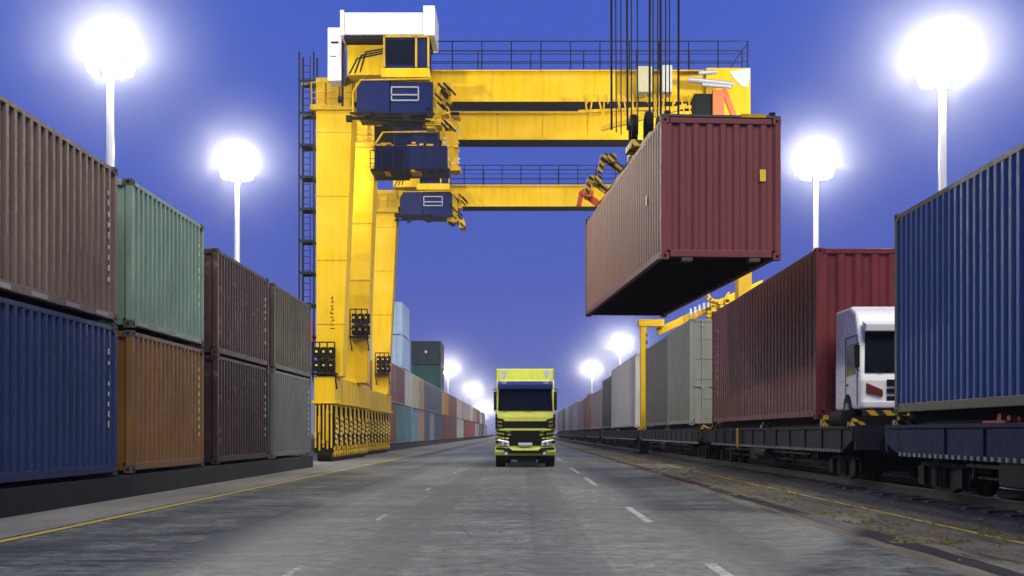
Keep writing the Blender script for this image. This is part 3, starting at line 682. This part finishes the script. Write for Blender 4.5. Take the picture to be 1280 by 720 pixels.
def spreader():
    r = empty('spreader', (cen.x, cen.y, HZ+Hc), HR); tag(r, 'yellow and black spreader frame gripping the top of the hanging container', 'spreader')
    b = MB(); hl = Lc_/2-.15
    for s in (-1, 1): b.box(s*.95-.11, s*.95+.11, -3.6, 5.6, .16, .42)
    for yy in (-3.6, -1.2, 1.2, 5.4): b.box(-1.06, 1.06, yy-.1, yy+.1, .13, .40)
    b.build('main_frame', YEL2, r, bevel=.02)
    for s in (-1, 1):
        b = MB(); b.box(-.5, .5, s*hl*.9, s*1.0, .03, .14) ; b.build('telescopic_arm', YEL2, r)
        b = MB(); b.box(-Wc/2, Wc/2, s*hl-.12, s*hl+.12, .02, .07); b.build('end_beam', CAST, r)
        b = MB(); b.box(.45, 1.0, s*hl-.13, s*hl+.13, .02, .10); b.build('warning_plate', YEL2, r)
        for t in (-1, 1):
            b = MB(); b.box(t*(Wc/2-.16)-.06, t*(Wc/2-.16)+.06, s*hl-.07, s*hl+.07, -.02, .16); b.build('twist_lock', GREASE, r)
    # flippers along the left long edge
    for yy in (.2, 3.0, 5.0):
        b = MB(); b.bar((-Wc/2+.2,yy,.3),(-Wc/2-.30,yy+.1,.72),.2); b.bar((-Wc/2-.30,yy+.1,.72),(-Wc/2-.4,yy+.1,.25),.15); b.tube((-Wc/2-.1,yy-.25,.6),(-Wc/2-.1,yy+.3,.6),.13,10)
        b.build('guide_arm', HAZ2 if yy < 4 else ORANGE, r)
    # headblock with sheaves
    for (xx, yy) in ((-1.12, -1.6), (-.78, -1.9), (-.4, -1.5), (.1, -1.6), (.5, -1.6), (.8, -1.4)):
        b = MB(); b.tube((xx-.07,yy,1.02),(xx+.07,yy,1.02),.34,20); b.box(xx-.11,xx+.11,yy-.08,yy+.08,.42,1.05); b.build('sheave', BLACK, r)
    b = MB(); b.box(-1.25,1.0,-2.1,-1.1,.42,.6); b.box(-1.0,-.4,-1.0,.1,.42,.75); b.build('head_block', HAZ, r, bevel=.02)
    b = MB()
    for k in range(7): b.tube((-1.0+k*.16, -.6, .5), (-.9+k*.13, .5, .62+.15*math.sin(k*2)), .035, 6)
    b.build('hose', BLACK, r)
    return r
spreader()
ropes = []
for k, px in enumerate([762, 768, 774, 782, 787, 795, 812, 816.5, 822, 826, 832, 837, 848]):
    Yr = 30.9 + (k % 3)*.25; 
    xt = (px-650)/F*Yr; xb = xt+(.05 if k < 6 else .0)
    zb = HZ+Hc+1.1
    # keep lower ends over the head block
    b = MB(); b.tube((xb, Yr, zb-.15), (xt-(.02 if k % 2 else -.02), Yr, 24), .017 if k % 3 else .03, 6)
    o = b.build('hoist_rope', GREASE)
    tag(o, f'dark steel hoist rope, {ORD[k]} from the left above the hanging container', 'rope', 'hoist ropes above the hanging container')

# ------------------------------------------------------------------ gantry cranes
def rail_fence(b, x0, x1, y, z, h=1.3, step=1.27, r=.028):
    n = max(1, round((x1-x0)/step))
    for i in range(n+1):
        x = x0+(x1-x0)*i/n; b.tube((x,y,z),(x,y,z+h),r,6)
    for q in (1, .55, .28): b.tube((x0,y,z+h*q),(x1,y,z+h*q),r*(.9 if q == 1 else .6),6)
def gantry_crane(Y, name_label, xl, xr_top, xr_bot, xend, sill, second=None, sc=1.0, ladder=False, big=False):
    r = empty('gantry_crane', (0, Y, 0)); tag(r, name_label, 'crane', 'yellow gantry cranes')
    girders = [0]+([second] if second else [])
    for gi, g in enumerate(girders):
        off = -.0 if gi == 0 else .2
        # leg
        b = MB(); a = xl+(.0 if gi == 0 else .15); c = xr_top+off; d = xr_bot+off
        b.hexa([(a,g,3.85),(d,g,3.85),(d,g+1.2,3.85),(a,g+1.2,3.85),(a,g,15.9),(c,g,15.9),(c,g+1.5,15.9),(a,g+1.5,15.9)])
        lg = b.build('leg', YEL, r, bevel=.03)
        b = MB(); 
        for zz in (6.2, 9.1, 12.0, 14.9):
            t = (zz-3.85)/12.05; xr = d+(c-d)*t; b.box(a-.02, xr+.02, g-.02, g+.0, zz, zz+.05)
        b.build('weld_flange', YEL2, lg)
        # head
        b = MB(); b.box(a-.25, c+.1, g-.15, g+1.6, 15.9, 16.15); b.box(a, c, g, g+1.4, 16.15, 17.4); b.build('leg_head', YEL2, r, bevel=.02)
        b = MB(); rail_fence(b, a-.2, c, g-.1, 16.15, 1.0, .6); b.build('head_railing', YEL2, r)
        # right leg
        b = MB(); b.hexa([(10.0,g,.4),(10.6,g,.4),(10.6,g+.9,.4),(10.0,g+.9,.4),(9.8,g,16.2),(10.4,g,16.2),(10.4,g+1,16.2),(9.8,g+1,16.2)])
        if gi == 0 and xend > 10 and not second is None: b.build('leg', YEL2, r)
        # girder
        b = MB(); b.box(c+.0, xend, g+.1, g+1.2, 16.42, 17.68); b.box(c, xend-.02, g-.02, g+1.32, 17.68, 17.74)
        b.box(c, xend-.02, g-.02, g+1.32, 16.3, 16.42)
        n = 6
        for k in range(n): 
            xx = c+4+(xend-c-4)*k/n; b.box(xx-.02, xx+.02, g+.075, g+.1, 16.42, 17.68)
        gd = b.build('girder', [YEL], r)
        b = MB(); b.box(c, xend-.02, g-.0, g+1.3, 16.24, 16.3); b.build('trolley_rail', GREASE, gd)
        b = MB(); rail_fence(b, c+3.2, xend-.1, g-.05, 17.74, 1.28, 1.3); rail_fence(b, c+3.2, xend-.1, g+1.3, 17.74, 1.28, 2.6)
        b.build('railing', STEEL, r)
        if gi == 0:
            b = MB(); b.box(xend-2.0, xend+.0, g-.2, g+1.5, 15.6, 17.78); b.build('girder_end', YEL, r, bevel=.03)
            b = MB(); b.prism([(xend-.95,17.6),(xend-.02,17.74),(xend-.1,16.9),(xend-.4,16.95),(xend-.7,17.25)], 'y', g-.23, g-.21); b.build('end_panel', flat('pale_blue', (.45,.62,.75), .4), r)
            b = MB(); b.bar((xend-.05,g-.1,19.0),(xend-.9,g-.1,17.8),.05); b.build('rail_brace', STEEL, r)
        # machinery block hanging from the leg head, projecting towards the viewer
        mx = c
        fr = -1.8
        def B(name, x0, x1, z0, z1, mt, y0=fr, y1=0, bev=.03):
            b = MB(); b.box(mx+x0, mx+x1, g+y0, g+y1, z0, z1); return b.build(name, mt, r, bevel=bev)
        before = set(r.children_recursive)
        if gi == 0:
            B('hoist_frame', -.35, 1.35, 17.75, 19.15, YEL, -1.0, 0)
            b = MB()
            for q in (0,1,2):
                pr = [(mx-.25+q*.25, 17.8+q*.05), (mx+.1+q*.2, 18.5+q*.15), (mx+1.3, 18.75+q*.1)]
                for a_, c_ in zip(pr[:-1], pr[1:]): b.tube((a_[0], g-1.03, a_[1]), (c_[0], g-1.03, c_[1]), .035, 6)
            b.build('cable', STEEL, r)
            cabx = B('operator_cab', 1.45, 3.45, 17.85, 19.25, NAVY)
            b = MB(); 
            for (xa, za, xb, zb) in ((1.45,17.85,1.45,19.25),(3.45,17.85,3.45,19.25),(2.9,17.85,2.9,19.25),(1.45,19.25,3.45,19.25)): b.bar((mx+xa,g+fr-.02,za),(mx+xb,g+fr-.02,zb),.09)
            b.build('window_frame', YEL2, cabx)
            b = MB(); b.box(mx+1.55, mx+2.82, g+fr-.012, g+fr-.002, 17.98, 19.1); b.build('window', GLASS, cabx)
            B('cab_floor', 1.3, 3.5, 17.4, 17.82, YEL, fr-.05, 0)
            # round shouldered motor house
            p = [(mx+.2,15.7),(mx+.2,16.9),(mx+.32,17.2),(mx+.6,17.36),(mx+1.7,17.36),(mx+1.7,15.7)]
            b = MB(); b.prism(p, 'y', g+fr-.1, g); b.build('motor_house', NAVY, r, bevel=.03)
            mh = B('winch_house', 1.72, 3.65, 15.6, 17.2, NAVY, fr, 0)
            b = MB()
            for (xa,za,xb,zb) in ((1.75,16.35,3.0,16.35),(1.75,16.95,3.0,16.95),(1.78,16.35,1.78,16.95),(3.0,16.35,3.0,16.95),(1.75,16.6,3.0,16.6)): b.bar((mx+xa,g+fr-.03,za),(mx+xb,g+fr-.03,zb),.06)
            b.build('window_frame', GALV, mh)
            b = MB()
            for k in range(26):
                xx = mx+3.6+random.uniform(-.35,.75); zz = random.uniform(15.3,17.3)-.6*max(0,(xx-mx-3.9)); s_ = random.uniform(.08,.2)
                b.box(xx-s_, xx+s_, g+fr+random.uniform(0,1), g+fr+1.2, zz-s_, zz+s_)
            b.box(mx+3.3, mx+4.0, g+fr+.2, g+fr+1.3, 15.3, 17.0)
            b.build('hoist_gear', YEL2, r)
            b = MB()
            for k in range(14):
                xx = mx+3.7+random.uniform(-.3,.7); zz = random.uniform(15.1,17.2); b.tube((xx,g+fr-.05,zz),(xx+.3,g+fr+.1,zz-.3),.05,6)
            b.build('cable_chain', GREASE, r)
            if big:
                wh = B('roof_housing', -.35, 3.2, 19.35, 20.35, WHITE, fr, .6)
                B('housing_end', 3.21, 3.75, 19.3, 20.65, WHITE, fr-.05, .6)
                B('housing_end', -.55, -.36, 19.3, 20.45, WHITE, fr-.05, .6)
                b = MB(); b.box(mx-.4, mx+3.5, g+fr+.1, g+.4, 19.2, 19.34); b.build('housing_base', STEEL, r)
                pn = B('electrical_cabinet', -1.25, -.6, 17.5, 19.95, WHITE, -1.0, .2)
                b = MB(); b.box(mx-1.1, mx-.75, g-1.01, g-1.004, 19.2, 19.3); b.box(mx-1.15, mx-.85, g-1.01, g-1.004, 18.6, 18.64); b.build('marking', STEEL, pn)
                b = MB(); b.tube((mx-.55,g-1.1,16.3),(mx-.55,g-1.1,19.2),.05,8); b.tube((mx-.75,g-1.1,16.6),(mx-.55,g-1.1,16.6),.14,10); b.build('conduit', STEEL, r)
            else:
                B('roof_housing', 1.3, 3.6, 19.3, 19.42, GALV, fr-.05, .2)
        else:
            B('winch_house', .9, 3.2, 15.3, 17.4, NAVY, fr, 0)
            B('machine_bay', -.1, .9, 14.9, 17.2, GREASE, fr+.3, 0)
            B('motor_house', -.0, 3.7, 14.7, 15.9, NAVY, fr-.4, 0)
            b = MB()
            for k in range(30):
                xx = mx+random.uniform(-.1,4.3); zz = random.choice((random.uniform(14.6,14.9), random.uniform(17.1,17.6), random.uniform(15.8,16.1))); s_ = random.uniform(.06,.2)
                b.box(xx-s_*1.5, xx+s_*1.5, g+fr-.3, g+fr+.8, zz-s_*.6, zz+s_*.6)
            b.box(mx+3.4, mx+4.2, g+fr, g+fr+.8, 14.8, 17.3)
            b.build('hoist_gear', YEL2, r)
            b = MB(); 
            for k in range(12): b.bar((mx+3.2+random.uniform(0,1),g+fr,14.8+k*.22),(mx+3.8+random.uniform(0,.5),g+fr+.2,15.2+k*.2),.1)
            b.build('cable_chain', GALV, r)
            b = MB(); b.box(mx-.2,mx+1.6,g+fr-.45,g,14.6,14.72); rail_fence(b, mx-.2, mx+1.5, g+fr-.5, 14.72, .9, .5); b.build('service_platform', STEEL, r)
        b = MB(); zb0 = 15.5 if gi == 0 else 14.9
        pts_ = [Vector((mx+random.uniform(-.1,.3), g+fr-.2, zb0))]
        for q in range(16):
            nx = Vector((mx+random.uniform(-.2,3.9), g+fr-.2+random.uniform(-.1,.15), random.choice((zb0, zb0+.05, zb0+.2, zb0-.15)))); b.tube(pts_[-1], nx, .05, 6); pts_.append(nx)
            if q % 3 == 0: b.box(nx.x-.13, nx.x+.13, nx.y-.1, nx.y+.15, nx.z-.14, nx.z+.12)
        b.build('cable_bundle', GREASE, r)
        b = MB(); b.tube((mx+.05,g+fr-.12,zb0+.1),(mx+.05,g+fr-.12,zb0+1.2),.05,6); b.tube((mx+.05,g+fr-.12,zb0+1.2),(mx+.4,g+fr-.12,zb0+1.75),.05,6); b.tube((mx+.4,g+fr-.12,zb0+1.75),(mx+3.6,g+fr-.12,zb0+1.8),.04,6); b.build('conduit', YEL2, r)
        k_ = (Y+g+fr)/(Y+g)
        for o_ in set(r.children_recursive)-before:
            if o_.type == 'MESH':
                for v_ in o_.data.vertices: v_.co.z = EYE+(v_.co.z-EYE)*k_; v_.co.x *= k_
    # sill beam
    sx0, sx1, sy0, sy1 = sill
    b = MB(); b.box(sx0, sx1, sy0, sy1, 2.75, 3.85)
    k = sy0
    while k < sy1-1.4: 
        b.box(sx1-.01, sx1+.05, k, k+.1, 2.75, 3.85); k += 2.6
    b.box(sx0-.1, sx1+.1, sy0-.05, sy1, 2.6, 2.747)
    b.build('sill_beam', YEL, r, bevel=.03)
    # bogies
    n = int((sy1-sy0)/1.5)
    for i in range(n):
        yc = sy0+.7+i*1.5
        b = MB()
        for (xa, xb) in ((sx0+.05, sx0+.3), (sx1-.3, sx1+.02)):
            b.prism([(yc-.62,.55),(yc-.5,1.0),(yc-.16,1.35),(yc+.16,1.35),(yc+.5,1.0),(yc+.62,.55),(yc+.38,.5),(yc,.85),(yc-.38,.5)], 'x', xa, xb)
            b.box(xa+.02, xb-.02, yc-.12, yc+.12, 1.35, 2.6)
            b.box(xa+.03, xb-.03, yc-.42, yc-.30, 1.15, 2.6); b.box(xa+.03, xb-.03, yc+.30, yc+.42, 1.15, 2.6)
            b.box(xa+.01, xb-.01, yc-.55, yc+.55, 1.95, 2.1)
        bo = b.build('bogie', YEL, r)
        b = MB(); b.box(sx0+.35, sx1-.35, yc-.5, yc+.5, .8, 2.55)
        b.box(sx1-.2, sx1+.05, yc-.66, yc-.52, .7, 2.5); b.box(sx1-.01, sx1+.045, yc-.1, yc+.1, 1.0, 1.25); b.box(sx1-.1, sx1+.03, yc+.14, yc+.28, 1.5, 1.9)
        b.build('gearbox', BLACK, bo)
        b = MB(); b.bar((sx1+.06, yc-.5, .75), (sx1+.06, yc+.05, 2.0), .09); b.build('hazard_bar', HAZ, bo)
        for q in (-.38, .38):
            b = MB(); b.tube((sx0+.15, yc+q, .36), (sx1-.1, yc+q, .36), .35, 20); wh = b.build('wheel', GREASE, bo)
            b = MB(); b.tube((sx1-.12, yc+q, .36), (sx1+.03, yc+q, .36), .16, 12); b.build('hub', YEL2, wh)
        b = MB(); b.box(sx1-.3, sx1+.12, yc-.12, yc+.12, 1.25, 1.75); b.tube((sx1-.1, yc+.55, 1.3),(sx1-.1, yc+.55, 2.5),.09,8); b.build('drive_motor', YEL2, r)
    b = MB()
    for i in range(5):
        xx = sx0+.06+i*(sx1-sx0)/5; b.box(xx, xx+.07, sy0-.12, sy0-.04, .5+.2*random.random(), 2.55)
        b.box(xx-.02, xx+.09, sy0-.18, sy0-.1, .7+random.random()*1.6, .9+random.random()*1.6)
    b.build('front_guard', YEL2, r)
    b = MB(); b.box(sx0+.02, sx1-.02, sy0-.02, sy0+.1, .4, 2.6); b.build('front_cover', BLACK, r)
    # leg platforms with switch boxes
    for gi, g in enumerate(girders):
        zc = (4.0, 6.2)[gi] if big else 5.2
        off = 0 if gi == 0 else .2
        x_a, x_b = (xl-.05, xl+.95) if gi == 0 and big else (xr_bot-.75+off, xr_bot+.12+off)
        b = MB(); rail_fence(b, x_a, x_b, g-.7, zc, 1.35, .33, .035); b.box(x_a-.05, x_b+.05, g-.75, g-.03, zc-.08, zc); 
        for q in (x_a, x_b): b.bar((q,g-.7,zc-.05),(q,g-.02,zc-.7),.06)
        b.build('platform_railing', STEEL, r)
        b = MB()
        for k in range(3):
            for j in range(2): b.box(x_a+.06+k*.32, x_a+.3+k*.32, g-.5, g-.03, zc+.1+j*.6, zc+.55+j*.6)
        b.cur = 1
        for k in range(3):
            for j in range(2): b.box(x_a+.1+k*.32, x_a+.2+k*.32, g-.53, g-.503, zc+.3+j*.6, zc+.4+j*.6)
        b.build('switch_box', [BLACK, YSTICK], r)
    if ladder:
        x0, x1 = xl-.78, xl-.12; b = MB(); ya, yb = .1, 1.0
        for xx in (x0, x1):
            for yy in (ya, yb): b.bar((xx,yy,3.9),(xx,yy,18.6),.07)
        lt = b.build('ladder_tower', STEEL, r)
        z = 4.2
        while z < 18.5:
            b = MB(); b.box(x0,x1,ya,yb,z+.03,z+.08)
            for yy in (ya, yb): b.bar((x0,yy,z),(x1,yy,z),.09)
            b.build('landing', STEEL, lt); z += 1.45
        b = MB(); z = 4.2
        while z < 18.2: b.tube((x0+.18,ya+.1,z),(x1-.18,ya+.1,z),.016,5); z += .3
        b.tube((x0+.18,ya+.1,4),(x0+.18,ya+.1,18.4),.022,5); b.tube((x1-.18,ya+.1,4),(x1-.18,ya+.1,18.4),.022,5)
        b.build('ladder', STEEL, lt)
        b = MB(); b.box(x0+.2,x1-.05,ya-.2,ya-.05,5.3,6.3); b.build('fire_box', REDP, r)
        # vertical lettering (illegible in the photo): small dark strokes
        b = MB()
        for k in range(9):
            z = 6.0+k*.17; q = random.uniform(0,.06); b.box(xl+.65+q,xl+.65+random.uniform(.12,.2),-.008,-.003,z,z+.045)
            if k % 3: b.box(xl+.65+q*2,xl+.70+q*2,-.008,-.003,z+.05,z+.12)
        b.build('marking', STEEL, r)
    return r
gantry_crane(54, 'big yellow gantry crane nearest the viewer, with white housing and ladder tower', -9.24, -7.6, -8.05, 10.4, (-9.24, -8.35, -.6, 12.5), second=7.0, ladder=True, big=True)
gantry_crane(79, 'farther yellow gantry crane, its beam lower in view behind the first', -9.8, -8.15, -8.75, 10.2, (-9.7, -8.85, -11.5, 3.0), big=False)
# trolley on the near girder
t = empty('crane_trolley', (8.2, 53.2, 16.3)); tag(t, 'cluttered hoist trolley with orange and white parts at the right end of the near girder', 'trolley')
b = MB(); b.box(-3.0,-2.35,-.4,.5,.1,1.25); b.build('cabinet', flat('ivory', (.42,.40,.22), .5), t, bevel=.03)
b = MB(); b.box(-1.9,-1.45,-.4,.5,.1,1.3); b.build('cabinet', flat('pale_grey', (.45,.46,.40), .5), t, bevel=.03)
b = MB(); b.box(-.5,.5,-.5,.4,-1.6,.0); b.build('motor', BLACK, t, bevel=.05)
b = MB(); b.box(.3,.8,-.7,-.4,-1.7,.1); b.bar((.8,-.5,.2),(1.4,-.5,-1.4),.22); b.build('boom', ORANGE, t)
b = MB(); b.tube((-.8,-.7,.55),(1.2,-.7,.35),.12,10); b.tube((-.2,-.8,.3),(1.1,-.8,.2),.09,10); b.tube((-.3,-.5,.9),(.5,-.5,.95),.1,10); b.build('pipe', GALV, t)
b = MB()
for k in range(26):
    x = -5.4+k*.23+random.uniform(-.2,.2); z = -.3-random.random()*1.1; b.tube((x,-.3,0),(x+random.uniform(-.2,.3),-.4,z),random.uniform(.02,.05),5)
b.bar((-5.6,-.3,-.75),(-.6,-.3,-.55),.13); b.bar((-4.6,-.3,-1.5),(-.8,-.3,-.5),.2)
b.build('festoon', YEL2, t)

# ------------------------------------------------------------------ yellow loading post and boom behind the train
YP = 68.0
r = empty('loading_crane', (7.0, YP, 0)); tag(r, 'slim yellow loading post with a slanting boom behind the grey train containers', 'crane')
b = MB(); b.box(-.14,.2,-.2,.2,.95,7.5); b.build('post', YEL, r, bevel=.02)
b = MB(); b.box(-.2,.3,-.25,.25,0,.95); b.build('footing', BLACK, r)
b = MB(); b.box(-.25,1.2,-.25,.25,7.35,7.75); b.build('post_head', YEL, r, bevel=.02)
b = MB(); b.bar((.9,.6,7.1),(7.0,.6,9.9),.4,.42); b.build('boom', YEL, r, bevel=.02)
b = MB()
for k in range(5): b.bar((2.7+k*.25,-.25,8.0+k*.11),(2.7+k*.25,-.25,8.35+k*.11),.12)
b.build('boom_sign', flat('blue_white', (.35,.42,.7), .5), r)
b = MB()
for k in range(34):
    x = 3.7+random.uniform(0,1.15); z = random.uniform(7.3,8.9); b.box(x-.12,x+.12,-.5,.1,z-.08,z+.08)
b.bar((3.6,-.2,9.3),(4.9,-.2,7.4),.12); b.bar((4.9,-.2,9.3),(3.6,-.2,7.4),.12)
b.build('boom_trolley', YEL2, r)
b = MB()
for k in range(14): b.box(.17,.24,-.26,-.2,1.3+k*.42,1.5+k*.42)
b.build('step', BLACK, r)

# ------------------------------------------------------------------ flood light masts
M_lamp = emit('flood_lamp', (1, .97, .90), 60)
def haze_vol(name, dens, aniso=0.0, col=(.9,.93,1)):
    m = bpy.data.materials.new(name); m.use_nodes = True; nt = m.node_tree; nt.nodes.clear()
    o = nt.nodes.new('ShaderNodeOutputMaterial'); v = nt.nodes.new('ShaderNodeVolumePrincipled')
    v.inputs['Color'].default_value = (*col, 1); v.inputs['Density'].default_value = dens; v.inputs['Anisotropy'].default_value = aniso
    nt.links.new(v.outputs['Volume'], o.inputs['Volume']); return m
MIST = .019; MIST2 = .026
def mist_mat(name, k, rad):
    m = bpy.data.materials.new(name); m.use_nodes = True; nt = m.node_tree; nt.nodes.clear(); N = nt.nodes.new; L = nt.links.new
    o = N('ShaderNodeOutputMaterial'); v = N('ShaderNodeVolumePrincipled'); v.inputs['Color'].default_value = (.93,.95,1,1)
    tc = N('ShaderNodeTexCoord'); ln = N('ShaderNodeVectorMath'); ln.operation = 'LENGTH'; L(tc.outputs['Object'], ln.inputs[0])
    mr = N('ShaderNodeMapRange'); L(ln.outputs['Value'], mr.inputs['Value']); mr.inputs['From Min'].default_value = 0; mr.inputs['From Max'].default_value = rad
    mr.inputs['To Min'].default_value = 1; mr.inputs['To Max'].default_value = 0
    p = N('ShaderNodeMath'); p.operation = 'POWER'; L(mr.outputs['Result'], p.inputs[0]); p.inputs[1].default_value = 3
    q = N('ShaderNodeMath'); q.operation = 'MULTIPLY'; L(p.outputs[0], q.inputs[0]); q.inputs[1].default_value = k
    L(q.outputs[0], v.inputs['Density']); L(v.outputs['Volume'], o.inputs['Volume']); return m
import bmesh
def ball(name, c, rad, mat):
    me = bpy.data.meshes.new(name); bm = bmesh.new(); bmesh.ops.create_icosphere(bm, subdivisions=4, radius=rad); bm.to_mesh(me); bm.free()
    for p in me.polygons: p.use_smooth = True
    me.materials.append(mat); o = bpy.data.objects.new(name, me); o.location = c; COL.objects.link(o); return o
def mast(x, y, z, label, P, mist, mr, lamp=True):
    r = empty('floodlight_mast', (x, y, 0)); tag(r, label, 'light mast', 'tall floodlight masts')
    b = MB().tube((0,0,0),(0,0,z+.1),.2,16,.11); b.build('pole', flat('mast_pole', (.62,.64,.68), .4, .2), r, smooth=False)
    b = MB(); n = 16; rr = .5
    pts = [(math.cos(2*math.pi*i/n)*rr, math.sin(2*math.pi*i/n)*rr, z) for i in range(n)]
    for i in range(n): b.bar(pts[i], pts[(i+1)%n], .08)
    for i in range(0, n, 4): b.bar((0,0,z), pts[i], .07)
    b.build('lamp_ring', GALV, r)
    for i in range(8):
        a = 2*math.pi*(i+.5)/8; cx, cy = math.cos(a)*.6, math.sin(a)*.6
        u = Vector((-math.sin(a), math.cos(a), 0)); o_ = Vector((math.cos(a), math.sin(a), 0)); c = Vector((cx,cy,z))
        p = []
        for (dz, oo) in ((-.2,-.06),(.2,.06)):
            for (du, dd) in ((-.19,oo),(.19,oo),(.19,oo+.08),(-.19,oo+.08)): p.append(c+u*du+o_*(dd+.1)+Vector((0,0,dz)))
        b = MB(); b.hexa(p); b.build('flood_lamp', M_lamp, r, bevel=.02)
    if lamp:
        ld = bpy.data.lights.new('floodlight', 'POINT'); ld.energy = P; ld.shadow_soft_size = .5; ld.color = (1,.94,.82)
        lo = bpy.data.objects.new('floodlight', ld); COL.objects.link(lo); lo.location = (x, y, z+.55)
        h = ball('haze', (x, y, z+.45), mr, mist_mat('lamp_glow_mist', mist, mr)); tag(h, 'added ball of mist shaping the bright halo around a floodlight', 'haze', 'added mist balls around floodlights', 'stuff')  # added mist ball, its density shaped to give the lamp a glow
PW = 8500
mast(-13.75, 40.0, 13.6, 'floodlight mast at upper left above the brown grey and green containers', PW, MIST, 6.5)
mast(-14, 59, 14.1, 'floodlight mast above the scuffed dark brown container left of the crane', PW, MIST, 6.5)
mast(14, 39.5, 13.1, 'floodlight mast at upper right above the bright blue container', PW*1.25, MIST, 7.5)
mast(14, 56.4, 13.6, 'floodlight mast above the maroon train container', PW, MIST, 6.5)
mast(-14, 232, 13, 'distant floodlight mast above the far left row, nearest of three', PW*1.3, MIST2, 12)
mast(-14, 348, 13, 'distant floodlight mast above the far left row, middle of three', PW*1.6, MIST2, 17)
mast(-14, 463, 10, 'farthest floodlight mast beside the lime truck on the left', PW*2.5, MIST2, 22)
mast(14, 167, 13, 'floodlight mast above the off white train container', PW*1.2, MIST2, 10)
mast(14, 232, 13, 'farthest floodlight mast above the train on the right', PW*1.3, MIST2, 12)

# overall air
b = MB().box(-1000, 1000, -60, 1600, -1.3, 26)
h = b.build('haze', haze_vol('air', .0003, .0)); tag(h, 'thin night haze filling the air of the container yard', 'haze', kind='stuff')
scn.cycles.volume_bounces = 0
scn.cycles.max_bounces = 6
